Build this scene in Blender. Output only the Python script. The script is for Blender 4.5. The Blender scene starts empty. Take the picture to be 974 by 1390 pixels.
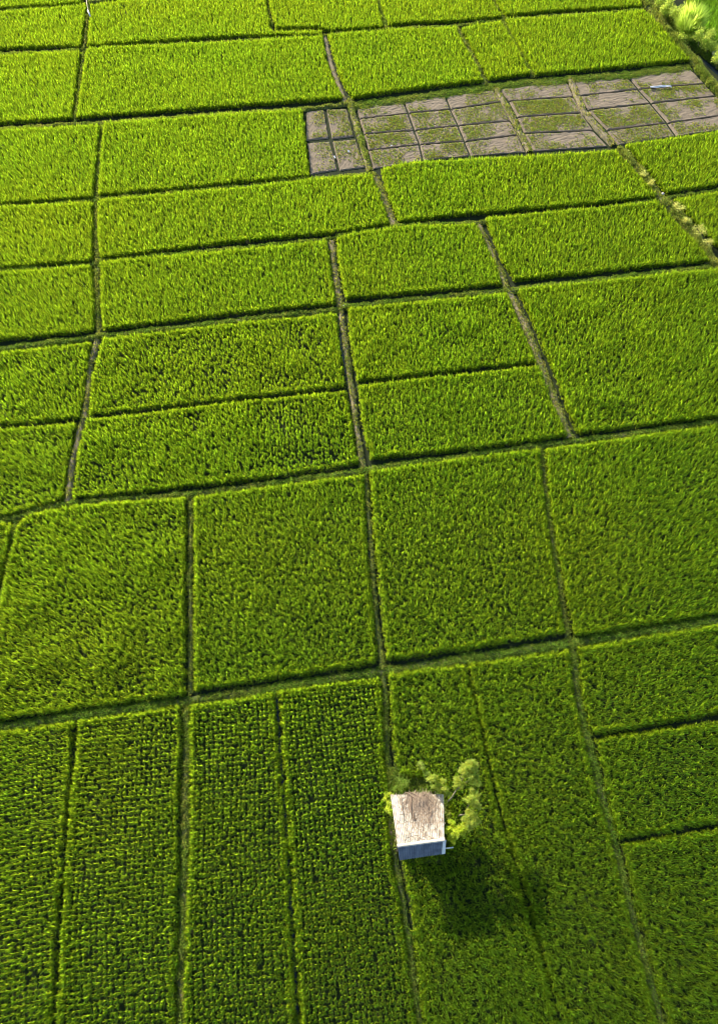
import bpy, math, random
import numpy as np
from mathutils import Vector, Matrix

sc = bpy.context.scene
col = sc.collection
R = math.radians

# ------------------------------------------------------------------ camera
PW, PH = 974.0, 1390.0          # photograph size
CX, CY, F = 487.0, 650.0, 950.0  # principal point and focal length in its pixels
CAMH, PITCH = 42.0, R(65)
cam_d = bpy.data.cameras.new('camera')
cam = bpy.data.objects.new('camera', cam_d)
col.objects.link(cam)
sc.camera = cam
cam.location = (0, 0, CAMH)
cam.rotation_euler = (math.pi / 2 - PITCH, 0, 0)
cam_d.sensor_fit = 'HORIZONTAL'
cam_d.sensor_width = 36
cam_d.lens = 36 * F / PW
cam_d.shift_y = (CY - PH / 2) / PW
cam_d.clip_end = 4000
cam_d.clip_start = 0.5

# ------------------------------------------------------------------ light
SUN_AZ, SUN_EL = R(-33), R(25)
world = bpy.data.worlds.new('World')
sc.world = world
world.use_nodes = True
wn = world.node_tree
sky = wn.nodes.new('ShaderNodeTexSky')
sky.sky_type = 'NISHITA'
sky.sun_disc = False
sky.sun_elevation = SUN_EL
sky.sun_rotation = SUN_AZ
wn.links.new(sky.outputs[0], wn.nodes['Background'].inputs[0])
wn.nodes['Background'].inputs[1].default_value = 0.13
sd = bpy.data.lights.new('sun', 'SUN')
sd.energy = 4.6
sd.angle = R(0.9)
sd.color = (1.0, 0.89, 0.68)
sun = bpy.data.objects.new('sun', sd)
col.objects.link(sun)
sundir = Vector((math.sin(SUN_AZ) * math.cos(SUN_EL), math.cos(SUN_AZ) * math.cos(SUN_EL), math.sin(SUN_EL)))
sun.rotation_euler = sundir.to_track_quat('Z', 'Y').to_euler()
sun.location = sundir * 80
sc.view_settings.view_transform = 'Standard'
sc.view_settings.look = 'None'
sc.view_settings.gamma = 1
sc.view_settings.exposure = 0.9
sc.cycles.filter_width = 1.0
sc.cycles.max_bounces = 6
sc.cycles.transmission_bounces = 4
sc.cycles.diffuse_bounces = 3

# ------------------------------------------------------------------ helpers
def at(u, v, z=0.0):
    """point of the photograph -> point of the level plane at height z"""
    dx, dz = (u - CX) / F, (CY - v) / F
    d = Vector((dx, math.cos(PITCH) + dz * math.sin(PITCH), -math.sin(PITCH) + dz * math.cos(PITCH)))
    t = (z - CAMH) / d.z
    return Vector((d.x * t, d.y * t, z))

def tag(o, label=None, cat=None, group=None, kind=None):
    if label: o['label'] = label
    if cat: o['category'] = cat
    if group: o['group'] = group
    if kind: o['kind'] = kind
    return o

def empty(name, loc, label, cat, group=None):
    o = bpy.data.objects.new(name, None)
    o.empty_display_size = 0.3
    col.objects.link(o)
    o.location = loc
    return tag(o, label, cat, group)

def vnoise(x, y, s, seed):
    """value noise 0..1"""
    x = np.asarray(x, float) / s + 1000; y = np.asarray(y, float) / s + 1000
    xi = np.floor(x).astype(np.int64); yi = np.floor(y).astype(np.int64)
    fx = x - xi; fy = y - yi
    fx = fx * fx * (3 - 2 * fx); fy = fy * fy * (3 - 2 * fy)
    def h(a, b):
        n = (a * 374761393 + b * 668265263 + seed * 982451653) & 0x7fffffff
        n = ((n ^ (n >> 13)) * 1274126177) & 0x7fffffff
        return ((n ^ (n >> 16)) & 0xffff) / 65535.0
    return (h(xi, yi) * (1 - fx) + h(xi + 1, yi) * fx) * (1 - fy) + (h(xi, yi + 1) * (1 - fx) + h(xi + 1, yi + 1) * fx) * fy

def quad_object(name, V, mat, parent=None, tint=None, loc=(0, 0, 0)):
    """V: (n,4,3) array of quads in world space -> one mesh object"""
    n = len(V)
    me = bpy.data.meshes.new(name)
    me.vertices.add(4 * n)
    me.loops.add(4 * n)
    me.polygons.add(n)
    co = (V - np.array(loc)).reshape(-1).astype(np.float32)
    me.vertices.foreach_set('co', co)
    me.loops.foreach_set('vertex_index', np.arange(4 * n, dtype=np.int32))
    me.polygons.foreach_set('loop_start', np.arange(0, 4 * n, 4, dtype=np.int32))
    me.update(calc_edges=True)
    if tint is not None:
        a = me.attributes.new('tint', 'FLOAT_COLOR', 'POINT')
        c = np.ones((n, 4, 4), np.float32)
        c[:, :, :3] = tint[:, None, :]
        a.data.foreach_set('color', c.reshape(-1))
    me.materials.append(mat)
    o = bpy.data.objects.new(name, me)
    col.objects.link(o)
    if parent is not None: o.parent = parent
    else: o.location = loc
    return o

class MB:
    """collects faces, builds ONE mesh"""
    def __init__(s): s.v = []; s.f = []
    def add(s, vs, fs):
        b = len(s.v); s.v += [Vector(p) for p in vs]; s.f += [tuple(i + b for i in f) for f in fs]
    def grid(s, P):
        m, n = len(P), len(P[0])
        s.add([p for r in P for p in r], [(i * n + j, i * n + j + 1, (i + 1) * n + j + 1, (i + 1) * n + j) for i in range(m - 1) for j in range(n - 1)])
    def box8(s, c):     # 4 bottom, 4 top
        s.add(c, [(3, 2, 1, 0), (4, 5, 6, 7), (0, 1, 5, 4), (1, 2, 6, 5), (2, 3, 7, 6), (3, 0, 4, 7)])
    def tube(s, pts, rad, n=6):
        pts = [Vector(p) for p in pts]
        if not hasattr(rad, '__len__'): rad = [rad] * len(pts)
        rings = []
        for i, p in enumerate(pts):
            d = (pts[min(i + 1, len(pts) - 1)] - pts[max(i - 1, 0)]).normalized()
            a = d.cross(Vector((0, 0, 1)) if abs(d.z) < .9 else Vector((1, 0, 0))).normalized()
            b = d.cross(a)
            rings.append([p + (a * math.cos(t) + b * math.sin(t)) * rad[i] for t in [2 * math.pi * k / n for k in range(n)]])
        b0 = len(s.v)
        s.v += [q for r in rings for q in r]
        for i in range(len(pts) - 1):
            for k in range(n):
                s.f.append((b0 + i * n + k, b0 + i * n + (k + 1) % n, b0 + (i + 1) * n + (k + 1) % n, b0 + (i + 1) * n + k))
        s.f.append(tuple(b0 + k for k in range(n))[::-1])
        s.f.append(tuple(b0 + (len(pts) - 1) * n + k for k in range(n)))
    def build(s, name, mat, parent=None, loc=None, smooth=False):
        off = Vector(parent.location) if parent is not None and parent.parent is None else (Vector(loc) if loc is not None else Vector((0, 0, 0)))
        if parent is not None and parent.parent is not None: off = Vector(parent.parent.location)
        me = bpy.data.meshes.new(name)
        me.from_pydata([p - off for p in s.v], [], s.f)
        me.update()
        if smooth: me.polygons.foreach_set('use_smooth', [True] * len(me.polygons))
        me.materials.append(mat)
        o = bpy.data.objects.new(name, me)
        col.objects.link(o)
        if parent is not None: o.parent = parent
        elif loc is not None: o.location = loc
        return o

# ------------------------------------------------------------------ materials
def mat(name):
    m = bpy.data.materials.new(name); m.use_nodes = True
    nt = m.node_tree
    return m, nt, nt.nodes['Principled BSDF']

def ramp(nt, stops):
    r = nt.nodes.new('ShaderNodeValToRGB')
    e = r.color_ramp.elements
    while len(e) < len(stops): e.new(0.5)
    for i, (p, c) in enumerate(stops):
        e[i].position = p; e[i].color = (*c, 1)
    return r

def noise(nt, scale, detail=4, rough=.55, vec=None):
    n = nt.nodes.new('ShaderNodeTexNoise')
    n.inputs['Scale'].default_value = scale; n.inputs['Detail'].default_value = detail; n.inputs['Roughness'].default_value = rough
    if vec is not None: nt.links.new(vec, n.inputs['Vector'])
    return n

def leaf_mat(name, base, trans, f=.5, rough=.45, spec=.3):
    m, nt, p = mat(name)
    at_ = nt.nodes.new('ShaderNodeAttribute'); at_.attribute_name = 'tint'
    def mul(c):
        x = nt.nodes.new('ShaderNodeMix'); x.data_type = 'RGBA'; x.blend_type = 'MULTIPLY'
        x.inputs[0].default_value = 1; x.inputs[6].default_value = (*c, 1)
        nt.links.new(at_.outputs['Color'], x.inputs[7]); return x.outputs[2]
    nt.links.new(mul(base), p.inputs['Base Color'])
    p.inputs['Roughness'].default_value = rough
    p.inputs['Specular IOR Level'].default_value = spec
    t = nt.nodes.new('ShaderNodeBsdfTranslucent'); nt.links.new(mul(trans), t.inputs['Color'])
    mx = nt.nodes.new('ShaderNodeMixShader'); mx.inputs[0].default_value = f
    nt.links.new(p.outputs[0], mx.inputs[1]); nt.links.new(t.outputs[0], mx.inputs[2])
    nt.links.new(mx.outputs[0], nt.nodes['Material Output'].inputs[0])
    return m

M_RICE = leaf_mat('rice_leaf', (.040, .084, .009), (.515, .79, .026), .56, .5, .34)
M_GRASS = leaf_mat('bund_grass', (.17, .25, .035), (.42, .56, .06), .4, .6, .2)
M_TREE = leaf_mat('tree_leaf', (.26, .33, .06), (.84, .94, .20), .55, .5, .3)
M_SEED = leaf_mat('seedling_leaf', (.26, .36, .05), (.42, .58, .07), .35, .6, .2)

def ground_mat(name, stops, scale=1.2, bump=.3, rough=.9, fine=14):
    m, nt, p = mat(name)
    g = nt.nodes.new('ShaderNodeNewGeometry')
    a = noise(nt, scale, 6, .6, g.outputs['Position'])
    b = noise(nt, fine, 4, .7, g.outputs['Position'])
    mx = nt.nodes.new('ShaderNodeMix'); mx.inputs[0].default_value = .5
    nt.links.new(a.outputs[0], mx.inputs[2]); nt.links.new(b.outputs[0], mx.inputs[3])
    r = ramp(nt, stops); nt.links.new(mx.outputs[0], r.inputs[0])
    nt.links.new(r.outputs[0], p.inputs['Base Color'])
    p.inputs['Roughness'].default_value = rough
    bm = nt.nodes.new('ShaderNodeBump'); bm.inputs['Strength'].default_value = bump; bm.inputs['Distance'].default_value = .08
    nt.links.new(b.outputs[0], bm.inputs['Height']); nt.links.new(bm.outputs[0], p.inputs['Normal'])
    return m
M_MUD = ground_mat('wet_mud', [(.3, (.010, .020, .008)), (.5, (.022, .034, .012)), (.7, (.06, .06, .035))], .8, .3, .8)
M_MUD.node_tree.nodes['Principled BSDF'].inputs['Specular IOR Level'].default_value = .15
M_BUND = ground_mat('grassy_earth', [(.38, (.06, .085, .022)), (.52, (.12, .15, .04)), (.66, (.23, .19, .11))], 1.6, .6, .95)
M_DRYBUND = ground_mat('dry_earth', [(.35, (.12, .12, .06)), (.48, (.25, .21, .13)), (.62, (.36, .29, .20))], 1.8, .6, .95)
M_BED = ground_mat('nursery_soil', [(.32, (.16, .13, .09)), (.5, (.24, .19, .135)), (.68, (.34, .27, .195))], 1.1, .5, .9, 9)
M_WATER = ground_mat('ditch_water', [(.3, (.01, .018, .03)), (.7, (.02, .03, .045))], 1.0, .05, .12)

# ------------------------------------------------------------------ ground
g = MB()
S = 1600
g.add([(-S, -S, 0), (S, -S, 0), (S, S, 0), (-S, S, 0)], [(0, 1, 2, 3)])
tag(g.build('ground', M_MUD), kind='structure')

# ------------------------------------------------------------------ rice plots
rng = np.random.default_rng(7)
ZC = 0.60
def leaves_in(xs, ys, zs, N, h, reach, w, tintf, r, z0=.04):
    """kite shaped leaves fanning out of every point"""
    n = len(xs)
    K = n * N
    X = np.repeat(xs, N); Y = np.repeat(ys, N); Z = np.repeat(zs, N); H = np.repeat(h, N) * (r.uniform(.62, 1.08, K) if z0 > 0 else r.uniform(.72, 1.08, K))
    az = (np.tile(np.arange(N) * 2 * math.pi / N, n) + np.repeat(r.uniform(0, 6.28, n), N) + r.uniform(-.5, .5, K))
    re = reach * r.uniform(.35, 1.15, K) * (np.repeat(h, N) / h.mean())
    c, s = np.cos(az), np.sin(az)
    ww = w * r.uniform(.7, 1.3, K) * .5
    V = np.empty((K, 4, 3))
    bx = X + c * .02; by = Y + s * .02
    V[:, 0] = np.stack([bx, by, Z + z0], 1)
    mx, my, mz = X + c * re * .5, Y + s * re * .5, Z + H * .74
    tw = r.uniform(-.6, .6, K)
    V[:, 1] = np.stack([mx - s * ww, my + c * ww, mz + tw * ww], 1)
    V[:, 3] = np.stack([mx + s * ww, my - c * ww, mz - tw * ww], 1)
    V[:, 2] = np.stack([X + c * re, Y + s * re, Z + H * r.uniform(.82, 1.08, K)], 1)
    t = np.repeat(tintf, N, 0) * (r.uniform(.5, 1.2, K) + .9 * (r.random(K) < .10))[:, None]
    t[:, 0] *= r.uniform(.85, 1.2, K)
    return V, t

def inside(px, py, poly):
    c = np.zeros(len(px), bool)
    n = len(poly)
    for i in range(n):
        x1, y1 = poly[i][:2]; x2, y2 = poly[(i + 1) % n][:2]
        if y1 == y2: continue
        k = ((y1 > py) != (y2 > py)) & (px < (x2 - x1) * (py - y1) / (y2 - y1) + x1)
        c ^= k
    return c

def edge_dist(px, py, poly):
    d = np.full(len(px), 1e9)
    n = len(poly)
    for i in range(n):
        a = np.array(poly[i][:2]); b = np.array(poly[(i + 1) % n][:2]); ab = b - a
        L = (ab ** 2).sum()
        if L < 1e-9: continue
        t = np.clip(((px - a[0]) * ab[0] + (py - a[1]) * ab[1]) / L, 0, 1)
        d = np.minimum(d, np.hypot(px - a[0] - t * ab[0], py - a[1] - t * ab[1]))
    return d

# label, outline of the top of the crop in the photograph, height, look
#   look: 0 full and even, 1 patchy thinner crop, 2 in clearly separate hills
PLOTS = [
 ('thin strip of yellow-green rice at the very top left corner, beyond the first ditch', [(-170,-60),(112,-55),(110,-1),(60,2),(0,5),(-170,17)], .6, 0),
 ('yellow-green rice plot with a faint grey smudge, left of the pale post in the ditch', [(-170,28),(0,11.7),(30,8.6),(116,2),(108,57),(30,59),(0,60.5),(-170,74)], .6, 0),
 ('bright rice plot right of the pale post with a thin tongue at its right end', [(122,3),(140,-1),(350,-22),(358,-22),(361,2),(366,35),(372,38.5),(434,38),(436,40.5),(320,43.5),(117,56)], .6, 0),
 ('bright rice plot at the top edge right above the long tongue of its neighbour', [(356,-60),(505,-62),(512,0),(520,31),(443,36),(436,34),(430,31),(374,33),(366,2)], .6, 0),
 ('bright rice plot at the top edge between two short slanting paths', [(512,-62),(645,-65),(670,0),(682,17),(620,23),(560,25),(527,28.5),(516,0)], .6, 0),
 ('narrow rice plot at the top edge whose right corner touches the weedy canal bank', [(655,-65),(850,-70),(873,3),(760,9),(688,15.5),(676,0)], .6, 0),
 ('small rice plot at the left edge, second row, left of the narrow shaded ditch', [(-170,84),(0,70),(37,68),(107,64.5),(96,155),(0,162),(-170,174)], .6, 0),
 ('large yellow-green rice plot, second row, left of the bare brown path', [(115,63),(120,60.5),(330,51),(437,44),(443,78),(453,104),(465,128),(330,137.5),(217,146),(102,154)], .6, 0),
 ('rice plot just right of the bare brown path and above the muddy nursery beds', [(445,42),(523,36),(619,31.5),(632,58),(648,86),(656,104),(560,115),(479,127),(472,120),(459,92)], .6, 0),
 ('small rice plot wedged between two slanting weedy paths above the nursery', [(627,34),(645,28.5),(681,24),(700,55),(720,95),(664,102),(650,75)], .6, 0),
 ('wide rice plot above the nursery reaching the weedy canal bank on its right', [(686,22),(876,9),(890,22),(908,44),(937,76),(850,85),(779,91),(727,96),(703,55)], .6, 0),
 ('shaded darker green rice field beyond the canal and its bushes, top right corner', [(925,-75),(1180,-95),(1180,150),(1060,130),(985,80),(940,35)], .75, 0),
 ('rice plot at the left edge, third row, left of the grey ditch', [(-170,184),(0,171.5),(132,164.5),(134,168),(130,203),(124.5,263),(0,271),(-170,282)], .6, 0),
 ('bright rice plot directly left of the nursery beds', [(139,162),(330,148.5),(410,144.5),(412,170),(419,234),(330,242),(132,260),(135,203)], .6, 0),
 ('long rice plot just below the left end of the nursery beds', [(131,269),(136,266),(330,249.5),(422,238),(505,232.5),(523,281),(528,299),(445,312),(320,323),(135,345.5),(131,320)], .6, 0),
 ('rice plot at the left edge, fourth row, left of the pale grassy ditch', [(-170,289),(0,276),(124,269.5),(124,320),(123.5,349),(0,358),(-170,370)], .6, 0),
 ('rice plot at the left edge, fifth row, above the wide shaded grassy edge', [(-170,377),(0,364.5),(122,356),(126.5,405),(124.5,445),(0,457),(-170,474)], .6, 0),
 ('rice plot, fifth row, left of the grassy bank with the dark ditch beside it', [(135.5,351),(330,333.5),(443.5,322),(449,358),(455,408),(320,421),(139,443),(134,405)], .6, 0),
 ('small sunlit rice plot with a rounded upper left corner amid the upper fields', [(457,318),(480,312),(533,304.5),(557,301.5),(647,300),(676,358),(681,381),(650,384.5),(469,401),(461,365)], .6, 0),
 ('wide rice plot directly below the right part of the nursery beds', [(517,226),(550,216.5),(650,211),(838,200),(891,257),(893,262),(770,275),(644,285),(542,296),(523,251)], .62, 0),
 ('rice plot at the right edge just below the nursery, right of the weedy path', [(851,192),(974,174.5),(1180,146),(1180,212),(974,246),(907,257),(900,250),(870,215)], .62, 0),
 ('rice plot at the right edge with pale bushes along its slanting left side', [(916,266),(974,256.5),(1180,226),(1180,560),(1080,430),(974,327),(935,285)], .6, 0),
 ('rice plot just left of the row of pale bushes on the weedy path', [(660,292),(893,269),(920,298),(949,327),(966,349),(700,376),(681,347)], .6, 0),
 ('very large slightly rough rice plot at the right edge, right of the brown earth path', [(704,391),(712,387),(974,361),(1180,336),(1180,522),(974,562),(789,585),(784,580),(756,510),(724,432)], .6, 3),
 ('rice plot above the thin dark line, left of the upper brown earth path', [(472,414),(650,398),(689,394),(707,439),(729,487),(650,496),(485,514),(474,449)], .6, 3),
 ('rice plot below the thin dark line, left of the brown earth path', [(486.5,520),(650,502.5),(732,493),(745,531),(771,588),(650,605),(503,620),(491,568)], .6, 0),
 ('patchy rice plot with thin mottled crop, upper half, left of the central ditch', [(137,455.5),(330,433),(456,421.5),(461,470),(468,521),(330,536),(119,560),(122,510)], .55, 1),
 ('patchy rice plot with grey gaps between its rows, lower half, left of the central ditch', [(116,566),(330,541),(469,527),(477,570),(485,627),(330,650),(97,674),(102,614)], .55, 1),
 ('uneven rice plot at the left edge, left of the bank, above a thin dark line', [(-170,497),(0,474),(121,461),(119,480),(112,533),(105,564),(0,573),(-170,590)], .55, 1),
 ('uneven rice plot at the left edge above the curved grassy path', [(-170,598),(0,578.5),(101.5,571.5),(91.5,618),(84,673),(60,681),(34,689),(0,697.5),(-170,733)], .55, 3),
 ('big rice plot at the left with a rounded top left corner', [(20,712),(26,703),(41,695),(102,683),(251,672.5),(251,762),(250,942),(120,959),(0,976),(-75,990),(-30,900),(0,802),(8,765)], .6, 3),
 ('sliver of rice at the left edge beyond the slanting grassy path', [(-170,740),(0,706),(13,708),(13.5,721),(2,768),(-15,830),(-95,1010),(-170,1020)], .6, 0),
 ('large square rice plot just left of the central ditch, middle row', [(262,672),(330,662.5),(494,641),(494,660),(498,745),(504.5,812),(511,894),(507,900),(320,928),(262,937)], .6, 0),
 ('large square rice plot just right of the central ditch, middle row', [(502,636.5),(640,617),(734,606.5),(736,640),(742,694),(754,772),(767,858),(644,878.5),(527,895),(525,890),(516.5,805),(508,728)], .6, 0),
 ('large rice plot at the right edge, middle row, with one small dark hole', [(741,606.5),(974,574),(1180,544),(1180,800),(974,832),(783,862),(780,855),(760,755),(746,667)], .62, 0),
 ('rice plot in the bottom left corner, left of a thin dark gap', [(-190,1022),(0,992),(98,979),(96,1010),(87,1105),(74,1275),(60,1540),(-230,1540)], .6, 2),
 ('rice plot in distinct hills between the thin dark gap and the shaded ditch, bottom left', [(104,977),(242,957.5),(246,973),(241,1071),(237,1298),(233,1540),(64,1540),(81,1258),(93,1088)], .6, 2),
 ('rice plot between the shaded ditch and a thin water-filled gap, bottom', [(255,957),(330,945.5),(371,938.5),(374,970),(382,1065),(391,1180),(397.5,1295),(409,1540),(242,1540),(249,1298),(256,1139)], .6, 2),
 ('rice plot between the thin water-filled gap and the path that passes the hut', [(376,936),(516,919.5),(520,988),(524.5,1055),(528,1115),(535,1187),(545,1241),(552,1292),(585,1540),(415,1540),(402,1298),(394,1180),(386,1065)], .6, 2),
 ('rice plot surrounding the right side of the thatched hut', [(528,913),(631,900.5),(648,971),(669,1069),(686,1130),(710,1215),(730,1282),(800,1540),(596,1540),(565,1298),(557,1224),(546,1160),(603,1157),(614,1146),(612,1100),(606,1078),(588,1058),(545,1052),(536,1034),(533,988)], .6, 0),
 ('darker rice plot right of the hut between the faint gap and the slanting grassy path', [(635.5,900),(774,881.5),(780,941),(790,988),(810.5,1071),(830.5,1139),(847.5,1214),(866.5,1285),(934,1540),(808,1540),(734.5,1282),(714.5,1214),(690.5,1130),(673.5,1068),(652.5,971)], .6, 0),
 ('rice plot at the right edge, top one of three right of the slanting grassy path', [(786,878),(974,847),(1180,815),(1180,935),(974,968),(808,997),(802,988),(791,931)], .6, 0),
 ('rice plot at the right edge, middle one of three right of the slanting grassy path', [(810,1003),(974,979.5),(1180,948),(1180,1085),(974,1117.5),(842,1139.5),(825,1071)], .6, 0),
 ('rice plot in the bottom right corner right of the slanting grassy path', [(847,1147),(974,1126),(1180,1094),(1180,1540),(951,1540),(881,1285),(859.5,1207)], .6, 0),
]
def rice_plot(label, pix, H, look, idx):
    poly = [at(u, v, ZC) for u, v in pix]
    r = np.random.default_rng(100 + idx)
    P = np.array([(p.x, p.y) for p in poly])
    c = P.mean(0)
    # planting direction: the longest edge that runs away from the camera
    best, ang = -1, 0
    for i in range(len(P)):
        d = P[(i + 1) % len(P)] - P[i]
        if abs(d[1]) > abs(d[0]) * 1.3 and abs(d[1]) > best:
            best = abs(d[1]); ang = math.atan2(d[1], d[0]) - math.pi / 2
            if abs(ang) > math.pi / 2: ang += math.pi
    if best < 0: ang = 0
    s = {0: .17, 1: .215, 2: .25, 3: .17}[look]
    ca, sa = math.cos(ang), math.sin(ang)
    L = P - c
    lu = L[:, 0] * ca + L[:, 1] * sa; lv = -L[:, 0] * sa + L[:, 1] * ca
    U, Vv = np.meshgrid(np.arange(lu.min(), lu.max(), s), np.arange(lv.min(), lv.max(), s * (1 if look != 3 else .9)))
    U = U.ravel(); Vv = Vv.ravel()
    jit = {0: .065, 1: .05, 2: .03, 3: .075}[look]
    U = U + r.normal(0, jit, len(U)); Vv = Vv + r.normal(0, jit, len(U))
    # rows are never quite straight
    U = U + .10 * np.sin(Vv * .35 + idx) + (vnoise(U, Vv, 3, idx) - .5) * .25
    X = c[0] + U * ca - Vv * sa; Y = c[1] + U * sa + Vv * ca
    # ragged outline
    wob = (vnoise(X, Y, .7, 3) - .5) * .16
    k = inside(X + wob, Y + wob, P)
    X, Y = X[k], Y[k]
    ed0 = edge_dist(X, Y, P); kk = ed0 > .04; X, Y = X[kk], Y[kk]
    # missing hills
    n1 = vnoise(X, Y, 1.6, 11); n2 = vnoise(X, Y, .5, 12); n3 = vnoise(X, Y, 7, 13)
    keep = r.random(len(X)) > {0: .006, 1: .05, 2: .004, 3: .012}[look]
    if look == 1: keep &= (n1 * .6 + n2 * .25 + n3 * .3 + r.uniform(-.1, .1, len(X))) > .02
    else: keep &= (n1 * .5 + n2 * .5) > .06
    X, Y, n1, n2, n3 = X[keep], Y[keep], n1[keep], n2[keep], n3[keep]
    ed = edge_dist(X, Y, P)
    h = H * (.90 + .14 * n1 + .08 * (n2 - .5) + r.normal(0, .036, len(X)))
    if look in (1, 3): h *= (.84 + .30 * n1)
    far = Y.mean()
    wide = np.clip((Y - 15) / 50, 0, 1)
    tint = np.ones((len(X), 3))
    q = vnoise(X, Y, 5, 21) * .6 + vnoise(X, Y, 1.3, 22) * .4 - .5
    tint[:, 0] *= 1 + .16 * q + .12 * (n3 - .5)
    tint[:, 1] *= 1 + .10 * q
    if 'darker green rice field beyond' in label: tint *= np.array([.62, .85, 1.2])  # this crop is a deeper green of its own
    tint *= (1 + .10 * (r.random(len(X)) - .5))[:, None]
    N = 22 if far < 22 else (20 if far < 40 else 18)
    w = .026 if far < 22 else (.028 if far < 40 else .032)
    if look in (0, 3): N = int(N * .5)
    # hills that can only be seen after a large step sideways stay sparse in leaves
    vis = (np.abs(X) < (Y + 62) * .62 + 3) & (Y > -22)
    Vs = []; Ts = []
    re = {0: .22, 1: .20, 2: .185, 3: .20}[look]
    for m, n_, w_ in ((vis, N, w), (~vis, 6, w * 1.8)):
        if m.sum() == 0: continue
        a, b = leaves_in(X[m], Y[m], np.zeros(m.sum()), n_, h[m], re, w_, tint[m], r)
        Vs.append(a); Ts.append(b)
    # dense leafy side walls of the standing crop
    ex, ey, eh = [], [], []
    sgn = 1 if sum(P[i][0] * P[(i + 1) % len(P)][1] - P[(i + 1) % len(P)][0] * P[i][1] for i in range(len(P))) > 0 else -1
    for i in range(len(P)):
        d = P[(i + 1) % len(P)] - P[i]; Ld = np.hypot(*d)
        if Ld < .05: continue
        m = int(Ld / .028); t = r.random(m)
        nrm = np.array([-d[1], d[0]]) / Ld
        oo = r.uniform(-.09, .28, m); eh.append(np.clip(.52 + oo * 2.0, .3, 1)); off = sgn * oo + (vnoise(P[i][0] + d[0] * t, P[i][1] + d[1] * t, .5, 3) - .5) * .12
        ex.append(P[i][0] + d[0] * t + nrm[0] * off); ey.append(P[i][1] + d[1] * t + nrm[1] * off)
    ex, ey, eh = np.concatenate(ex), np.concatenate(ey), np.concatenate(eh)
    m = (np.abs(ex) < (ey + 62) * .62 + 3) & (ey > -22)
    ex, ey, eh = ex[m], ey[m], eh[m]
    if len(ex):
        et = np.ones((len(ex), 3)); et[:, 0] *= 1.08
        a, b = leaves_in(ex, ey, np.zeros(len(ex)), 7, H * eh * r.uniform(.8, 1.05, len(ex)), .17, w, et, r)
        Vs.append(a); Ts.append(b)
    V = np.concatenate(Vs); T = np.concatenate(Ts)
    o = quad_object('rice_plot', V, M_RICE, None, T, (c[0], c[1], 0))
    tag(o, label, 'rice plot', 'planted rice plots between the banks')
    return len(V)
tot = 0
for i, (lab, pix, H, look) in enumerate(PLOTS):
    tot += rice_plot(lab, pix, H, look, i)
print('rice leaves', tot)

# ------------------------------------------------------------------ earth banks (bunds) between the plots
GR = []      # bund grass: x, y, z, lush
def densify(pts, step):
    out = []
    for a, b in zip(pts[:-1], pts[1:]):
        n = max(1, int((b - a).length / step))
        out += [a.lerp(b, i / n) for i in range(n)]
    out.append(pts[-1])
    return out

def bund(pix, w, h=.16, m=None, name='earth_bank', grass=160, lush=.5, off=0., zp=.6, gh=1.0):
    pts = densify([at(u, v, zp) for u, v in pix], .3)
    rr = random.Random(len(pix) * 1000 + int(pix[0][0] * 7 + pix[0][1] * 13))
    P = []
    acc = 0
    for i, p in enumerate(pts):
        d = (pts[min(i + 1, len(pts) - 1)] - pts[max(i - 1, 0)]); d.z = 0; d.normalize()
        nrm = Vector((-d.y, d.x, 0)) * -1      # to the right of travel
        acc = acc * .8 + rr.uniform(-.03, .03)
        c = p + nrm * (off + acc); c.z = 0
        hw = w * .5 * rr.uniform(.85, 1.12)
        row = []
        for t, z in ((-1.0, -.03), (-.72, .62), (-.3, .96), (.3, 1), (.72, .66), (1.0, -.03)):
            row.append(c + nrm * hw * t + Vector((0, 0, z * h * (rr.uniform(.85, 1.15) if z > 0 else 1))))
        P.append(row)
        k = grass * w * .45
        for _ in range(int(k + rr.random())):
            t = rr.uniform(-1.05, 1.05)
            q = c + nrm * hw * t + d * rr.uniform(-.15, .15)
            GR.append((q.x, q.y, h * (1 - t * t) * .9, lush, gh))
    b = MB(); b.grid(P)
    return tag(b.build(name, m or M_BUND, smooth=True), kind='structure')

# banks that run across the picture
for pix, w, l in [
 ([(-170,23),(0,9),(110,1),(122,-6),(340,-24)], .45, .7),
 ([(-170,80),(0,66),(110,61),(117,60),(330,48.5),(438,41.5),(525,33),(620,28),(684,20),(874,6)], .40, .7),
 ([(-170,180),(0,168),(98,160.5),(136,160),(330,146),(412,141),(470,133.5),(477,133)], .45, .5),
 ([(-170,287),(0,274.5),(127,267)], .35, .7), ([(132,264),(330,246.5),(422,236),(508,229)], .35, .7),
 ([(-170,374),(0,362),(128,353)], .35, .8), ([(132,348),(330,330),(450,317)], .35, .8),
 ([(450,317),(480,309),(533,302),(555,299),(650,296),(780,284),(898,266),(910,262),(974,253),(1180,222)], .42, .9),
 ([(-170,487),(0,468),(128,452),(330,428.5),(460,415)], .60, .9), ([(465,411),(650,393),(692,388),(968,356.5),(1180,330)], .60, .9),
 ([(-170,740),(0,702.5),(30,695),(60,685),(90,679.5),(256,667),(330,658),(492,635),(650,613),(736,601),(776,596),(974,569),(1180,538)], .50, .8),
 ([(-170,1014),(0,986),(120,968),(252,952),(515,912),(650,891),(779,872),(974,841),(1180,810)], .62, .95),
]: bund(pix, w, lush=l, grass=170)
bund([(480,136),(560,125.5),(660,111.5),(724,104.5),(850,94),(938,84)], 1.1, .10, lush=.8, grass=200, gh=.7)   # grassy strip above the nursery
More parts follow.
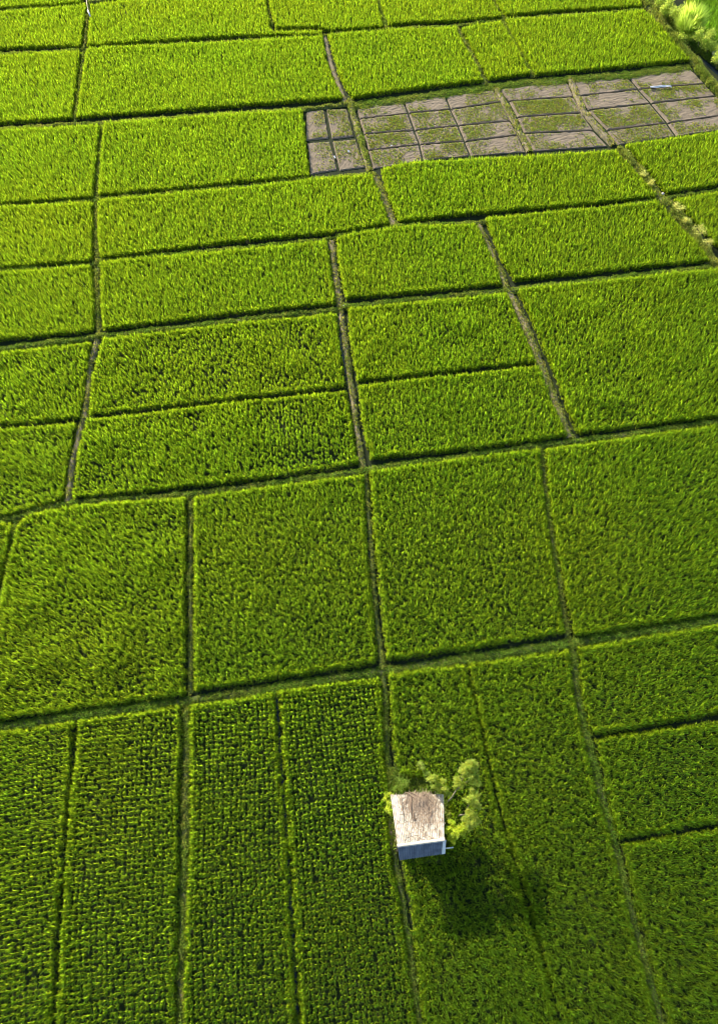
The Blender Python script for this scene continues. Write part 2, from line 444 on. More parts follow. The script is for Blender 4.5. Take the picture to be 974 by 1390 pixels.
# banks that run away from the camera
bund([(119,-5),(117,10),(111,60),(99,158)], .3, lush=.6)
bund([(137,164),(132,203),(128.5,266),(128,320),(129.5,405),(131,450)], .5, .14, lush=.55, grass=120)
bund([(131,452),(121,490),(113,560),(97,620),(89,678)], .50, .18, M_DRYBUND, lush=.3, grass=110, off=.1)
bund([(440,42),(448,80),(458,106),(469,132)], .50, .16, M_DRYBUND, lush=.1, grass=25, off=.0)
bund([(507.5,232),(523,266),(535,300)], .75, .18, M_DRYBUND, lush=.35, grass=110, off=.0)
bund([(449.5,320),(455,365),(462.5,412)], .55, .16, M_DRYBUND, lush=.35, grass=100, off=.05)
bund([(463.5,412),(471,470),(480,530),(494,632)], .45, .16, M_DRYBUND, lush=.4, grass=110, off=.10)
bund([(497,640),(500,680),(505,745),(511,812),(519,900),(523,914)], .34, .16, M_BUND, lush=.45, grass=110, off=.06)
bund([(523,916),(526,980),(531,1050),(537,1120),(541,1180),(552,1241),(559,1292),(590,1540)], .36, .16, M_BUND, lush=.7, grass=140, off=.10)
bund([(651,299),(669,342),(692,389),(715,432),(742,506),(777,589)], .62, .20, M_DRYBUND, lush=.4, grass=110, off=.02)
bund([(737,606),(742,660),(749,710),(762,790),(774,863),(780,874)], .36, .14, M_BUND, lush=.6, grass=140)
bund([(781,878),(788,941),(797,988),(819,1071),(838,1143),(853,1210),(873,1285),(943,1540)], .46, .14, M_BUND, lush=.8, grass=150)
bund([(256.5,671),(256.5,762),(256,940)], .34, .12, M_BUND, lush=.5, grass=130)
bund([(251,952),(251,980),(249,1071),(244,1290),(238,1540)], .50, .12, M_BUND, lush=.65, grass=150)
bund([(17,706),(10,755),(-5,830),(-85,1000)], .45, .14, M_BUND, lush=.8, grass=150)
bund([(509,-62),(514,0),(524,32)], .5, lush=.7); bund([(357,-30),(363.5,2),(369,35)], .2, .1, lush=.6)
bund([(650,-65),(672,0),(684,19)], .40, lush=.6)
bund([(622,32),(638,62),(660,107)], .55, .16, M_DRYBUND, lush=.5, grass=130)
bund([(683,21),(702,55),(725,97)], .5, .16, lush=.7, grass=190)
bund([(842,196),(870,226),(898,262),(918,280),(935,300),(970,350),(1070,452),(1180,580)], .85, .24, M_DRYBUND, lush=.42, grass=230, gh=1.6)

# ------------------------------------------------------------------ nursery beds
ROWT = ['top', 'second', 'third', 'bottom']
C = {}       # furrow crossings, photograph coordinates
cols_ = [
 [(482,140.5),(487,160),(493,181),(499,203),(505,229)],
 [(547,135.5),(554,152.5),(562,176),(569,195),(574,217)],
 [(604.5,129),(611,147),(621.5,169.5),(630,191),(638,211)],
 [(670,121),(682,137),(693,163),(703,182),(714,206)],
 [(677,120),(690,136),(701,158),(710,180),(722,205)],
 [(770,108),(779,130),(790,152),(806,176),(826,198)],
 [(777,107),(785,129),(797,148),(823,176),(838,196)],
 [(850,100),(866,120),(883,139),(905,166),(917,184)],
 [(938,91.5),(957,112.5),(972,129),(1010,151),(1030,168)],
]
M_DARKMUD = M_MUD
nb = 0
def bed(q, label, lush, seed):
    """raised mud bed with a rounded rim and sprouts scattered over it"""
    global nb
    W = [at(u, v, .12) for u, v in q]      # tl tr br bl
    c = sum(W, Vector()) / 4
    base = Vector((c.x, c.y, 0))
    rr = np.random.default_rng(seed)
    n = 14
    def pt(s, t):
        return W[0].lerp(W[1], s).lerp(W[3].lerp(W[2], s), t)
    ss = [0, .025] + [i / n for i in range(1, n)] + [.975, 1]
    P = []
    for j, t in enumerate(ss):
        row = []
        for i, s in enumerate(ss):
            p = pt(s, t)
            rim = i in (0, len(ss) - 1) or j in (0, len(ss) - 1)
            p.z = -.02 if rim else .085 + rr.uniform(-.018, .018)
            if rim: p += (p - c) * 0.0
            if not rim: p += Vector((rr.uniform(-.04, .04), rr.uniform(-.04, .04), 0))
            row.append(p)
        P.append(row[::-1])
    root = empty('nursery_bed', base, label, 'nursery bed', 'muddy rice nursery beds')
    b = MB(); b.grid(P); b.build('soil', M_BED, root)
    A = (W[1] - W[0]).length * (W[3] - W[0]).length
    K = int(A * 300)
    s, t = rr.random(K), rr.random(K)
    X = np.array([pt(a, b_)[:2] for a, b_ in zip(s, t)])
    nn = vnoise(X[:, 0], X[:, 1], 1.1, 31) * .4 + vnoise(X[:, 0], X[:, 1], .3, 32) * .15 + rr.random(K) * .45
    k = (nn > .78 - lush * .36) & (s > .04) & (s < .96) & (t > .05) & (t < .95)
    X = X[k]
    if len(X) < 4: return
    tint = np.ones((len(X), 3)); tint[:, 0] *= rr.uniform(.8, 1.5, len(X)); tint *= rr.uniform(.7, 1.3, len(X))[:, None]
    V, T = leaves_in(X[:, 0], X[:, 1], np.full(len(X), .085), 4, rr.uniform(.04, .11, len(X)), .065, .038, tint, rr, 0)
    o = quad_object('seedlings', V - np.array(base), M_SEED, root, T)
    o['kind'] = 'stuff'
    nb += 1
colpairs = [(0, 1, 'first'), (1, 2, 'second'), (2, 3, 'third'), (4, 5, 'fourth'), (6, 7, 'fifth'), (7, 8, 'rightmost')]
lushs = [[.35,.4,.4,.35,.3,.45],[.75,.75,.85,.95,.35,.6],[.6,.8,.5,.75,.6,.45],[.45,.6,.35,.45,.5,.4]]
for ci, (a, b_, nm) in enumerate(colpairs):
    for r_ in range(4):
        q = [cols_[a][r_], cols_[b_][r_], cols_[b_][r_ + 1], cols_[a][r_ + 1]]
        g0 = (.6, .7)
        q = [(q[0][0] + g0[0], q[0][1] + g0[1]), (q[1][0] - g0[0], q[1][1] + g0[1]), (q[2][0] - g0[0], q[2][1] - g0[1] * .8), (q[3][0] + g0[0], q[3][1] - g0[1] * .8)]
        lo = 'well sprouted green' if lushs[r_][ci] > .65 else ('half bare' if lushs[r_][ci] > .42 else 'mostly bare')
        bed(q, f'{lo} mud nursery bed, {ROWT[r_]} row, {nm} column of the large nursery block', lushs[r_][ci], 500 + ci * 10 + r_)
for q, lab, l in [
 ([(416,150),(439,147.5),(446,186.5),(415,189.5)], 'mud nursery bed at the top left corner of the small four-bed block', .42),
 ([(443,147),(470,146),(480,184),(450.5,187.5)], 'mud nursery bed at the top right of the small four-bed block', .55),
 ([(417,192.5),(447.5,190.5),(457.5,229.5),(421,236)], 'mud nursery bed at the bottom left of the small four-bed block', .36),
 ([(451,190.5),(482,187.5),(496,226),(461,230.5)], 'mud nursery bed at the bottom right of the small block, white scrap on it', .5)]:
    bed(q, lab, l, int(q[0][0] + q[0][1]))
bund([(474,137),(486,175),(494,203),(502,231)], .55, .22, M_DRYBUND, lush=.5, grass=170, zp=.1)
bund([(673.5,121),(697,162),(718,205)], .55, .24, M_DRYBUND, lush=.35, grass=130, zp=.1)
bund([(773.5,108),(793,152),(832,196)], .65, .24, M_DRYBUND, lush=.2, grass=90, zp=.1)

# ------------------------------------------------------------------ canal on the far right
w_ = MB()
cl = densify([at(u, v, 0) for u, v in [(850,-60),(872,-25),(888,4),(897,19),(910,37),(938,65),(974,98),(1040,160),(1180,290)]], .5)
P = []
for i, p in enumerate(cl):
    d = (cl[min(i + 1, len(cl) - 1)] - cl[max(i - 1, 0)]).normalized(); nrm = Vector((d.y, -d.x, 0))
    P.append([p - nrm * .32 + Vector((0, 0, .012)), p + nrm * .32 + Vector((0, 0, .012))])
w_.grid(P)
tag(w_.build('canal_water', M_WATER), kind='structure')
bund([(842,-60),(865,-25),(880,4),(892,22),(905,42),(925,62),(942,82),(962,108),(990,138),(1170,300)], 1.0, .30, M_BUND, lush=.55, grass=230, zp=.2, gh=1.7)
bund([(862,-60),(884,-22),(899,4),(911,20),(930,42),(955,66),(990,92),(1050,150),(1190,285)], 1.7, .40, M_BUND, lush=.95, grass=190, zp=.2, gh=2.0)

def strip(pix, w, m, name, z=.012, zp=0.):
    cl = densify([at(u, v, zp) for u, v in pix], .5); b = MB(); P = []
    rr = random.Random(5)
    for i, p in enumerate(cl):
        d = (cl[min(i + 1, len(cl) - 1)] - cl[max(i - 1, 0)]).normalized(); nrm = Vector((d.y, -d.x, 0))
        hw = w * .5 * rr.uniform(.7, 1.2)
        P.append([Vector((*(p - nrm * hw)[:2], z)), Vector((*(p + nrm * hw)[:2], z))])
    b.grid(P)
    tag(b.build(name, m), kind='structure')
strip([(456,410),(463,470),(472,520),(480,570),(489,630)], .16, M_WATER, 'ditch_water')
strip([(444.5,322),(450,365),(456,408)], .14, M_WATER, 'ditch_water')
strip([(521,960),(525,1040),(531,1120),(537,1180),(547,1241),(554,1292),(588,1540)], .16, M_WATER, 'ditch_water')
strip([(374.5,940),(379.5,1010),(388,1120),(399,1295),(412,1540)], .14, M_WATER, 'ditch_water')
strip([(496,650),(501,745),(508,812),(515,896)], .14, M_WATER, 'ditch_water')
strip([(689,398),(716,450),(740,520),(772,588)], .12, M_WATER, 'ditch_water')

# ------------------------------------------------------------------ hut
def P3(u, v, z): return at(u, v, z)
ZR, ZB, ZE = 2.75, 2.15, 2.05
A_, B_ = P3(539.5, 1149, ZR), P3(603, 1140.5, ZR)            # ridge, left and right
C_, D_ = P3(529.5, 1079, ZB), P3(602, 1078.5, ZB)             # back eave
E_, F_ = P3(542, 1168, ZE), P3(599, 1160, ZE)                # front eave (towards the camera)
hb = (A_ + B_) / 2 + Vector((0, 1.0, 0)); hb.z = 0
hut = empty('field_hut', hb, 'small field hut with a sunlit straw-strewn roof and a blue-grey front slope', 'hut')

m_old, nt, p = mat('weathered_fibre_cement')
tc = nt.nodes.new('ShaderNodeNewGeometry')
n1 = noise(nt, 1.7, 5, .65, tc.outputs['Position']); n2 = noise(nt, 16, 4, .7, tc.outputs['Position'])
r1 = ramp(nt, [(.36, (.27, .25, .22)), (.45, (.54, .49, .41)), (.60, (.72, .66, .57))])
mx = nt.nodes.new('ShaderNodeMix'); mx.inputs[0].default_value = .35
nt.links.new(n1.outputs[0], mx.inputs[2]); nt.links.new(n2.outputs[0], mx.inputs[3]); nt.links.new(mx.outputs[0], r1.inputs[0])
nt.links.new(r1.outputs[0], p.inputs['Base Color']); p.inputs['Roughness'].default_value = .85
M_OLDROOF = m_old
m_met, nt, p = mat('galvanised_sheet')
tc = nt.nodes.new('ShaderNodeNewGeometry')
n1 = noise(nt, 3, 5, .6, tc.outputs['Position'])
r1 = ramp(nt, [(.35, (.11, .135, .20)), (.65, (.20, .235, .32))])
nt.links.new(n1.outputs[0], r1.inputs[0]); nt.links.new(r1.outputs[0], p.inputs['Base Color'])
p.inputs['Metallic'].default_value = .25; p.inputs['Roughness'].default_value = .5
M_METAL = m_met
def plain(name, c, rough=.8, sc_=8, var=.3):
    m, nt, p = mat(name)
    gg = nt.nodes.new('ShaderNodeNewGeometry')
    n = noise(nt, sc_, 4, .6, gg.outputs['Position'])
    r = ramp(nt, [(.3, tuple(x * (1 - var) for x in c)), (.7, tuple(min(1, x * (1 + var)) for x in c))])
    nt.links.new(n.outputs[0], r.inputs[0]); nt.links.new(r.outputs[0], p.inputs['Base Color']); p.inputs['Roughness'].default_value = rough
    return m
M_WOOD = plain('grey_wood', (.22, .17, .12))
M_BAMBOO = plain('bamboo', (.36, .30, .19), .6)
M_WHITE = plain('white_sheet', (.75, .76, .78), .5, 6, .08)
M_STRAW = plain('dry_straw', (.42, .32, .23), .9, 20, .5)
M_STICK = plain('dry_twig', (.20, .14, .10), .9, 14)
M_BARK = plain('bark', (.30, .25, .19), .9, 12)
M_STONE = plain('pale_stone', (.55, .52, .48), .9, 6)

def corrug(a, b, c, d, pitch, amp, thick, name, m, nv=10, wob=.006):
    """sheet spanned by a-b (top edge) and c-d (lower edge), waves run down the slope"""
    n = int((b - a).length / pitch * 6)
    nrm = (b - a).cross(c - a).normalized()
    if nrm.z < 0: nrm = -nrm
    rr = random.Random(3)
    sag = [[rr.uniform(-wob, wob) for _ in range(8)] for _ in range(nv + 1)]
    top, bot = [], []
    for j in range(nv + 1):
        t = j / nv; L = a.lerp(c, t); Rr = b.lerp(d, t)
        rt, rb = [], []
        for i in range(n + 1):
            s = i / n
            x = s * 7; k = min(6, int(x)); f = x - k
            off = amp * math.sin(2 * math.pi * i / 6) + sag[j][k] * (1 - f) + sag[j][k + 1] * f
            q = L.lerp(Rr, s) + nrm * off
            rt.append(q); rb.append(q - nrm * thick)
        top.append(rt); bot.append(rb)
    b_ = MB(); b_.grid(top); b_.grid([r[::-1] for r in bot])
    b_.grid([top[0], bot[0]]); b_.grid([bot[-1], top[-1]])
    b_.grid([[r[0] for r in bot], [r[0] for r in top]]); b_.grid([[r[-1] for r in top], [r[-1] for r in bot]])
    return b_.build(name, m, hut)
back = corrug(A_, B_, C_, D_, .085, .016, .012, 'back_roof_slope', M_OLDROOF)
back['label'] = 'long sunlit weathered beige corrugated slope'
fr = corrug(A_ + Vector((0, -.02, -.03)), B_ + Vector((-.10, -.02, -.03)), E_, F_, .12, .024, .01, 'front_roof_slope', M_METAL)
fr['label'] = 'short shaded blue-grey corrugated metal slope'
b = MB()
rx = (B_ - A_).normalized()
for k, (dy, dz) in enumerate([]): pass
up = Vector((0, 0, 1)); ny = rx.cross(up)          # towards the camera
P = [[p_ + ny * o_ + up * z_ for o_, z_ in ((-.10, .012), (-.02, .045), (.02, .045), (.07, -.02))] for p_ in (A_ - rx * .03, (A_ + B_) / 2, B_ + rx * .02)]
b.grid([r[::-1] for r in P]); b.build('ridge_cap', M_OLDROOF, hut)
b = MB()     # bright verge board on the right end of the front slope
v0, v1 = B_ + Vector((-.09, -.02, -.02)), F_ + Vector((0.01, 0, .0))
wv = rx * .17
b.box8([v0 - up * .05, v0 + wv - up * .05, v1 + wv - up * .05, v1 - up * .05, v0 + up * .03, v0 + wv + up * .03, v1 + wv + up * .03, v1 + up * .03])
b.build('verge_board', M_WHITE, hut)
# frame under the roof
ins = .22
bl, br_ = C_.lerp(D_, .1), C_.lerp(D_, .88); fl, frp = E_.lerp(F_, .1), E_.lerp(F_, .88)
bl += Vector((0, -ins, 0)); br_ += Vector((0, -ins, 0)); fl += Vector((0, .1, 0)); frp += Vector((0, .1, 0))
for q in (bl, br_, fl, frp, (bl + fl) / 2, (br_ + frp) / 2):
    b = MB(); zt = 2.0
    b.tube([(q.x, q.y, 0), (q.x + .01, q.y, 1), (q.x, q.y, zt)], [.055, .05, .045], 8)
    b.build('post', M_WOOD, hut, smooth=True)
for q0, q1, z in ((bl, br_, 2.03), (fl, frp, 1.96)):
    b = MB(); b.tube([(q0.x - .1, q0.y, z), (q1.x + .15, q1.y, z)], .04, 8); b.build('beam', M_BAMBOO, hut, smooth=True)
b = MB()
zf = .42
q = [bl, br_, frp, fl]
b.box8([Vector((p_.x, p_.y, zf - .06)) for p_ in q][::-1] + [Vector((p_.x, p_.y, zf)) for p_ in q][::-1]); b.build('floor', M_BAMBOO, hut)
def wall(p, q_, z0, z1, name):
    b = MB(); n = int((q_ - p).length / .11)
    d = (q_ - p).normalized(); nn = Vector((d.y, -d.x, 0))
    for i in range(n):
        s0 = p.lerp(q_, (i + .04) / n); s1 = p.lerp(q_, (i + .96) / n); off = nn * (.012 * (i % 2))
        c = [s0 + off, s1 + off, s1 + off + nn * .02, s0 + off + nn * .02]
        b.box8([Vector((k.x, k.y, z0)) for k in c] + [Vector((k.x, k.y, z1 + .01 * (i % 3))) for k in c])
    b.build(name, M_WOOD, hut)
wall(bl, fl, .44, 1.15, 'side_wall'); wall(br_, frp, .44, 1.15, 'side_wall'); wall(bl, br_, .44, 1.9, 'back_wall')
# pole sticking out on the right
b = MB(); pa, pb = P3(598, 1152.5, 1.93), P3(615, 1150.6, 1.93)
b.tube([pa - (pb - pa) * .8, pa, pb], .035, 8); b.build('roof_pole', M_WHITE, hut, smooth=True)
# trodden earth beside the hut
b = MB(); rr = random.Random(2)
ring = [(527,1100),(534,1097),(540,1120),(545,1150),(550,1172),(600,1172),(612,1150),(608,1085),(592,1062),(566,1054),(545,1055),(536,1040),(528,1046),(526,1075)]
pts = [at(u, v, .028) + Vector((rr.uniform(-.05, .05), rr.uniform(-.05, .05), 0)) for u, v in ring]
cc = sum(pts, Vector()) / len(pts); cc.z = .06
b.add([cc] + pts, [(0, i + 1, (i + 1) % len(pts) + 1) for i in range(len(pts))])
tag(b.build('trodden_earth', M_BUND), kind='structure')
b = MB()
pix = [(527,1114),(533,1112),(536,1130),(540,1156),(531,1156),(528,1135)]
pts = [at(u, v, .1) for u, v in pix]
b.add([p_ + up * .04 for p_ in pts] + [Vector((p_.x, p_.y, -.01)) for p_ in pts], [tuple(range(6))[::-1]] + [(i, (i + 1) % 6, 6 + (i + 1) % 6, 6 + i) for i in range(6)])
o = b.build('earth_step', plain('pinkish_earth', (.36, .28, .23), .9, 9), loc=pts[0]); 
tag(o, 'pinkish bare earth step on the path along the left wall of the hut', 'earth step')

cr = np.random.default_rng(4); cw = np.array([at(u, v, 0)[:2] for u, v in ring])
for _ in range(2600):
    q = cw.min(0) + cr.random(2) * (cw.max(0) - cw.min(0))
    if inside(np.array([q[0]]), np.array([q[1]]), cw)[0] and (q[1] > C_.y - .1 or q[0] > D_.x - .1): GR.append((q[0], q[1], .03, .8, 1.7))
# ---- dry stuff lying on the back slope
def on_roof(s, t, dz=.03):
    """s along the ridge (left-right), t from ridge (0) to back eave (1)"""
    p_ = A_.lerp(B_, s).lerp(C_.lerp(D_, s), t); return p_ + Vector((0, 0, dz))
rr = random.Random(12)
V = []
for i in range(1500):
    if i < 1000: s, t = rr.gauss(.55, .15), rr.gauss(.82, .14)
    elif i < 1300: s, t = rr.gauss(.62, .16), rr.gauss(.55, .2)
    else: s, t = rr.random(), rr.random()
    if not (.0 < s < 1.0 and .04 < t < 1.04): continue
    hgt = .03 + max(0, .16 - ((s - .55) ** 2 / .12 + (t - .85) ** 2 / .12)) * rr.random()
    p_ = on_roof(s, t, hgt); a = rr.gauss(1.3, .7); L = rr.uniform(.06, .24); w2 = rr.uniform(.005, .013)
    d = Vector((math.cos(a), math.sin(a), rr.uniform(-.12, .12))) * L; n_ = Vector((-math.sin(a), math.cos(a), rr.uniform(-.5, .5))) * w2
    V.append([p_ - d - n_, p_ + d * .8 - n_, p_ + d + n_, p_ - d * .8 + n_])
o = quad_object('straw_litter', np.array([[list(c) for c in q_] for q_ in V]) , M_STRAW, None, None, tuple(on_roof(.5, .6)))
tag(o, 'loose dry straw scattered over the hut roof', 'straw', kind='stuff')
sticks = [((.20, .98), (.21, .48), .020, 'long straight pale dry stalk at the left of the hut roof'),
 ((.40, .96), (.36, .50), .028, 'thick dark dry branch left of the middle of the hut roof'),
 ((.36, 1.06), (.66, .84), .022, 'dry branch slanting along the back edge of the hut roof'),
 ((.60, 1.04), (.80, .80), .018, 'crooked twig right of the heap on the hut roof'),
 ((.46, .90), (.62, .62), .020, 'brown dry branch in the middle of the hut roof'),
 ((.52, 1.02), (.44, .66), .016, 'thin brown twig lying through the straw heap'),
 ((.30, 1.05), (.48, .88), .018, 'short twig poking over the back eave of the hut'),
 ((.76, .70), (.66, .30), .014, 'thin twig lying low on the right half of the hut roof'),
 ((.66, .92), (.70, .58), .016, 'dry stalk right of the straw heap'),
 ((.40, .62), (.42, .44), .034, 'dark knotty stump of a branch near the middle of the roof')]
for (a, b2, rd, lab) in sticks:
    p0, p1 = on_roof(*a, .07), on_roof(*b2, .05); mid = p0.lerp(p1, .5) + Vector((rr.uniform(-.07, .07), 0, .04))
    m_ = MB(); m_.tube([p0, p0.lerp(mid, .5) + Vector((rr.uniform(-.03, .03), 0, 0)), mid, p1], [rd, rd * .9, rd * .75, rd * .45], 6)
    for _ in range(2):
        q0 = p0.lerp(p1, rr.uniform(.3, .7)) ; q0.z += .03
        m_.tube([q0, q0 + Vector((rr.uniform(-.22, .22), rr.uniform(-.2, .15), rr.uniform(0, .06)))], [rd * .5, rd * .25], 5)
    o = m_.build('dry_branch', M_STICK, loc=p1, smooth=True)
    tag(o, lab, 'branch', 'dry branches lying on the hut roof')

# ------------------------------------------------------------------ trees, shrubs, weeds
def leaf_quads(cs, n, size, rr, droop=.3, up_=.2, tint=(1, 1, 1), var=.25):
    """cs: list of (centre, radius vector) clumps -> leaf faces"""
    out = []; T = []
    for (c, rad, k) in cs:
        m_ = int(n * k)
        d = rr.normal(0, 1, (m_, 3)); d /= np.linalg.norm(d, axis=1)[:, None]
        p = d * (rr.random(m_) ** (1 / 1.7) * rr.uniform(.8, 1.35, m_))[:, None] * np.array(rad) + np.array(c)
        a = rr.normal(0, .8, (m_, 3)) + d * 2.0; a[:, 2] -= droop; a /= np.linalg.norm(a, axis=1)[:, None]
        b = np.cross(a, rr.normal(0, 1, (m_, 3))); b /= np.linalg.norm(b, axis=1)[:, None]
        L = size * rr.uniform(.6, 1.3, m_)[:, None]; w = L * .22
        out.append(np.stack([p - a * L, p + b * w, p + a * L, p - b * w], 1))
        t = np.ones((m_, 3)) * np.array(tint) * rr.uniform(1 - var, 1 + var, m_)[:, None]
        t[:, 0] *= rr.uniform(.85, 1.2, m_)
        T.append(t)
    return np.concatenate(out), np.concatenate(T)

def tree(base, tips, label, seed, size=.085, n=240, tint=(1, 1, 1), name='small_tree', r0=.045, stems=None):
    """tips: (point, radius) clump centres; trunk goes base -> fork -> tips"""
    rr = np.random.default_rng(seed); rnd = random.Random(seed)
    root = empty(name, base, label, 'tree' if 'tree' in name else 'shrub')
    c = sum((Vector(t[0]) for t in tips), Vector()) / len(tips)
    zl = min(t[0][2] for t in tips)
    fork = Vector(base).lerp(c, .45); fork.z = base.z + (zl - base.z) * .62
    b = MB(); b.tube([base - Vector((0, 0, .03)), base.lerp(fork, .5) + Vector((rnd.uniform(-.05, .05), rnd.uniform(-.05, .05), 0)), fork], [r0, r0 * .85, r0 * .7], 7)
    b.build('trunk', M_BARK, root, smooth=True)
    cl = []
    for t, rad in tips:
        t = Vector(t)
        b = MB(); m1 = fork.lerp(t, .5) + Vector((0, 0, -.08))
        b.tube([fork, m1, t + Vector((0, 0, rad * .3))], [r0 * .6, r0 * .4, r0 * .15], 6); b.build('branch', M_BARK, root, smooth=True)
        for _ in range(14):
            d = Vector((rnd.gauss(0, 1), rnd.gauss(0, 1), rnd.gauss(.15, .8))).normalized()
            rr_ = rad * rnd.uniform(.18, .36)
            cl.append((t + d * rad * rnd.uniform(.35, 1.0), (rr_, rr_, rr_ * rnd.uniform(.8, 1.4)), rnd.uniform(.6, 1.3)))
    V, T = leaf_quads(cl, n / 14 * 3.0, size * 1.15, rr, .35, tint=tint)
    quad_object('crown', V - np.array(base), M_TREE, root, T)
    return root
gnd = lambda u, v: at(u, v, .02)
tree(gnd(600,1072), [(at(587,1060,2.5), .34), (at(598,1068,2.3), .36), (at(604,1076,2.0), .26)], 'small leafy tree at the back right corner of the hut', 41)
tree(gnd(606,1090), [(at(628,1048,3.3), .42), (at(640,1056,3.2), .42), (at(622,1064,2.9), .32), (at(638,1040,3.4), .34)], 'leaning slender tree with a bare forked stem, furthest from the hut corner', 42, n=300)
tree(gnd(622,1108), [(at(641,1082,3.2), .44), (at(643,1098,3.1), .46), (at(639,1112,2.9), .40), (at(632,1120,2.4), .3)], 'tall drooping tree, rightmost beside the hut', 43, n=330)
tree(gnd(612,1132), [(at(612,1124,2.3), .34), (at(622,1130,2.4), .36), (at(630,1124,2.2), .28), (at(614,1138,2.0), .26)], 'low bright yellow-green tree at the right wall of the hut', 44, n=300, tint=(1.2, 1.2, .7))
tree(gnd(527,1096), [(at(529,1084,2.0), .28), (at(531,1096,2.1), .34), (at(535,1102,2.0), .22)], 'small yellow-green tree at the left back corner of the hut', 45, n=260, tint=(1.15, 1.15, .7))
def shrub(c, rad, label, seed, tint=(1, 1, 1), n=260, size=.05, name='shrub', group=None, hz=.9):
    rr = np.random.default_rng(seed); rnd = random.Random(seed)
    base = Vector((c.x, c.y, .05))
    root = empty(name, base, label, 'shrub', group)
    b = MB(); cl = []
    for k in range(5):
        a = rnd.uniform(0, 6.28); q = base + Vector((math.cos(a) * rad * .6, math.sin(a) * rad * .6, rad * hz * rnd.uniform(.7, 1.4)))
        b.tube([base - Vector((0, 0, .05)), q], [.014, .006], 5)
        cl.append((q, (rad * .45, rad * .45, rad * .4 * hz), 1))
    cl.append((base + Vector((0, 0, rad * hz)), (rad * .7, rad * .7, rad * .5 * hz), 1.5))
    b.build('stem', M_BARK, root)
    V, T = leaf_quads(cl, n / 6, size, rr, tint=tint)
    quad_object('foliage', V - np.array(base), M_TREE, root, T)
shrub(at(569,1041,.3), .30, 'pale shrub standing in the rice behind the hut', 51, (1.1, 1.1, 1.6), n=300, hz=1.6)
shrub(at(577,1049,.3), .26, 'small pale shrub between the hut and the pale shrub behind it', 52, (1.0, 1.1, 1.5), hz=1.4)
shrub(at(547,1060,.4), .42, 'ragged green shrub with bare stalks at the back left of the hut', 53, (.8, .95, .9), n=420, hz=1.0)
shrub(at(540,1072,.3), .34, 'low green weed bush against the back eave of the hut', 54, (.8, .95, .8), n=320)
# bushes along the canal and the weedy path
bushes = [
 (899,6,.85,1.0,'round pale bush on the far canal bank, at the top edge'), (907,18,.9,1.0,'yellowish round bush on the far canal bank, second from the top'),
 (919,27,1.0,1.0,'pale bush at the left foot of the tall bright grass clump'),
 (930,50,.8,.8,'low bush under the tall bright grass clump'),
 (951,60,.95,1.2,'pale round bush just below the tall bright grass clump'), (963,68,.8,1.2,'round bush second below the tall bright grass clump'),
 (975,84,.9,1.0,'yellow-green bush at the right edge beside the canal'), (995,100,.9,1.0,'bush just outside the right edge beside the canal')]
for i, (u, v, rad, hz, lab) in enumerate(bushes):
    shrub(at(u, v, .6), rad, lab, 60 + i, (.92, 1.0, .8), n=1500, size=.10, group='bushes on the canal bank', hz=hz)
weeds = [(920,283,.42,'pale yellow weed bush on the weedy path, just below the pale stone'), (933,299,.34,'middle weed bush on the weedy path'),
 (947,314,.5,'largest pale yellow weed bush low on the weedy path'), (960,330,.36,'last weed bush of the path near the right edge'),
 (873,236,.3,'small dull weed bush high on the weedy path'), (883,248,.28,'low weed bush just above the pale stone')]
for i, (u, v, rad, lab) in enumerate(weeds):
    shrub(at(u, v, .4), rad * 1.3, lab, 80 + i, (1.35, 1.2, 1.8), n=500, size=.06, group='weed bushes on the path', hz=.9)

# tall grass clump
rr = np.random.default_rng(9)
K = 2600
gc = at(932, 46, .2)
a = rr.uniform(0, 6.28, K); rad = np.sqrt(rr.random(K)) * 1.0
X = gc.x + np.cos(a) * rad * .75; Y = gc.y + np.sin(a) * rad * .95 + .2
H = rr.uniform(1.0, 2.7, K) * (1.05 - .35 * rad) * (.7 + .6 * vnoise(X, Y, .35, 5)); lean = rr.uniform(.2, 1.0, K); la = np.where(rr.random(K) < .7, a + rr.normal(0, .5, K), rr.normal(.9, .8, K))
w = .035
c_, s_ = np.cos(la), np.sin(la)
V = np.empty((K, 4, 3))
V[:, 0] = np.stack([X, Y, np.full(K, .1)], 1)
V[:, 1] = np.stack([X + c_ * lean * .4 - s_ * w, Y + s_ * lean * .4 + c_ * w, H * .7], 1)
V[:, 3] = np.stack([X + c_ * lean * .4 + s_ * w, Y + s_ * lean * .4 - c_ * w, H * .7], 1)
V[:, 2] = np.stack([X + c_ * lean * 1.1, Y + s_ * lean * 1.1, H], 1)
T = np.ones((K, 3)) * rr.uniform(.8, 1.3, K)[:, None] * np.array([1.0, 1.1, .9])
o = quad_object('tall_grass_clump', V, M_TREE, None, T, (gc.x, gc.y, 0))
tag(o, 'tall bright yellow-green grass clump on the far bank of the canal', 'grass clump')

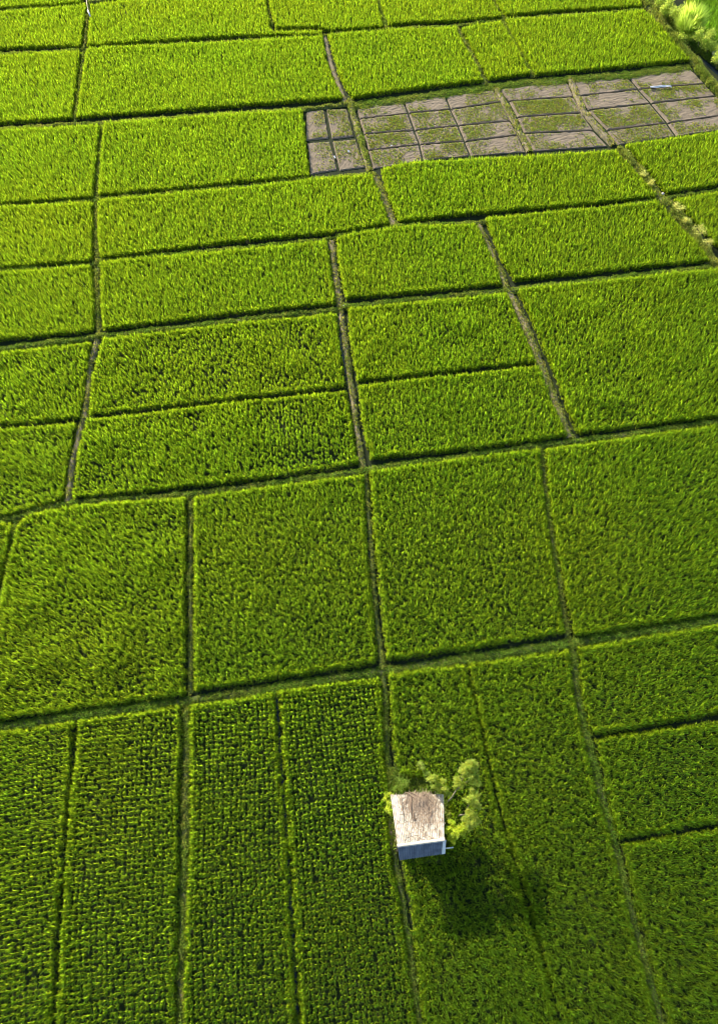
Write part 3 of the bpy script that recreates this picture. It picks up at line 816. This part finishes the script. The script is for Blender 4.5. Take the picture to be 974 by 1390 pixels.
# ------------------------------------------------------------------ small things
def crumple(c, w, d, h, label, name, cat, m, seed, rot=0.):
    rnd = random.Random(seed); b = MB(); n = 6; P = []
    for j in range(n + 1):
        row = []
        for i in range(n + 1):
            x, y = (i / n - .5) * w, (j / n - .5) * d
            row.append(Vector(c) + Vector((x * math.cos(rot) - y * math.sin(rot) + rnd.uniform(-.03, .03) * w, x * math.sin(rot) + y * math.cos(rot) + rnd.uniform(-.05, .05) * d, rnd.uniform(0, h))))
        P.append(row)
    b.grid(P); b.grid([[p_ - Vector((0, 0, .008)) for p_ in r[::-1]] for r in P])
    tag(b.build(name, m, loc=c), label, cat)
crumple(at(896,117.5,.2), 1.9, .26, .12, 'long white plastic sheet lying in the furrow between two right nursery beds', 'plastic_sheet', 'plastic sheet', M_WHITE, 1, .06)
crumple(at(473,205.5,.15), .16, .26, .1, 'white plastic scrap on the lower right bed of the small nursery block', 'plastic_scrap', 'litter', M_WHITE, 2)
crumple(at(531,197.5,.15), .14, .12, .06, 'tiny pale scrap in the furrow near the left of the large nursery block', 'plastic_scrap', 'litter', M_WHITE, 3)
crumple(at(454,213,.12), .12, .3, .06, 'pale scrap in the dark furrow between the two lower beds of the small block', 'plastic_scrap', 'litter', M_WHITE, 4, .3)
b = MB(); p0 = at(119, 13.5, .9); p1 = at(122.5, 21.5, .9)
b.tube([p0, p0.lerp(p1, .5) + up * .03, p1], [.07, .08, .07], 8)
o = b.build('pale_post', M_WHITE, loc=p0, smooth=True)
root = o; tag(o, 'short pale post lying tilted over the narrow ditch near the top left', 'post')
b = MB(); q0 = at(117, -2, .3)
b.tube([q0, q0.lerp(p0, .5), p0 - up * .5], .05, 6)
tag(b.build('bamboo_pole', M_BAMBOO, loc=q0), 'thin brown bamboo pole lying in the ditch above the pale post', 'pole')
def rock(c, r, label, seed):
    rnd = random.Random(seed); b = MB(); P = []
    for j in range(5):
        t = j / 4 * math.pi / 2; P.append([Vector(c) + Vector((math.cos(a_) * math.cos(t) * r * (1 + .2 * math.sin(a_ * 3 + seed)), math.sin(a_) * math.cos(t) * r, math.sin(t) * r * .8 - .03)) * 1 for a_ in [k / 9 * 2 * math.pi for k in range(10)]])
    b.grid(P); tag(b.build('stone', M_STONE, loc=c, smooth=True), label, 'stone')
rock(at(898.5,264,.1) + up * .12, .13, 'pale stone where the weedy path crosses the bank', 1)
rock(at(467,416,.1) + up * .1, .12, 'pinkish stone at the crossing of the central ditch and the grassy bank', 2)
rock(at(971,75,.3) + up * .3, .5, 'grey stone slab beside the canal at the right edge', 3)

# ------------------------------------------------------------------ grass on the banks: one object
G = np.array(GR)
rr = np.random.default_rng(77)
n = len(G)
lush = G[:, 3] * (.6 + .8 * vnoise(G[:, 0], G[:, 1], 1.2, 41))
k = rr.random(n) < np.clip(lush + .2, 0, 1)
G = G[k]; lush = lush[k]; n = len(G)
tint = np.ones((n, 3)); dry = np.clip(1 - lush + rr.normal(0, .2, n), 0, 1)
tint[:, 0] = .75 + dry * .9; tint[:, 1] = .95 + dry * .25; tint[:, 2] = .8 + dry * 1.2
V, T = leaves_in(G[:, 0], G[:, 1], G[:, 2], 5, rr.uniform(.06, .18, n) * G[:, 4] * (.5 + 1.1 * vnoise(G[:, 0], G[:, 1], .5, 43)), .12, .035, tint, rr, -.02)
o = quad_object('bank_grass', V, M_GRASS, None, T)
tag(o, 'short weedy grass growing on the earth banks between the plots', 'grass', kind='stuff')
print('grass leaves', len(V), 'beds', nb)
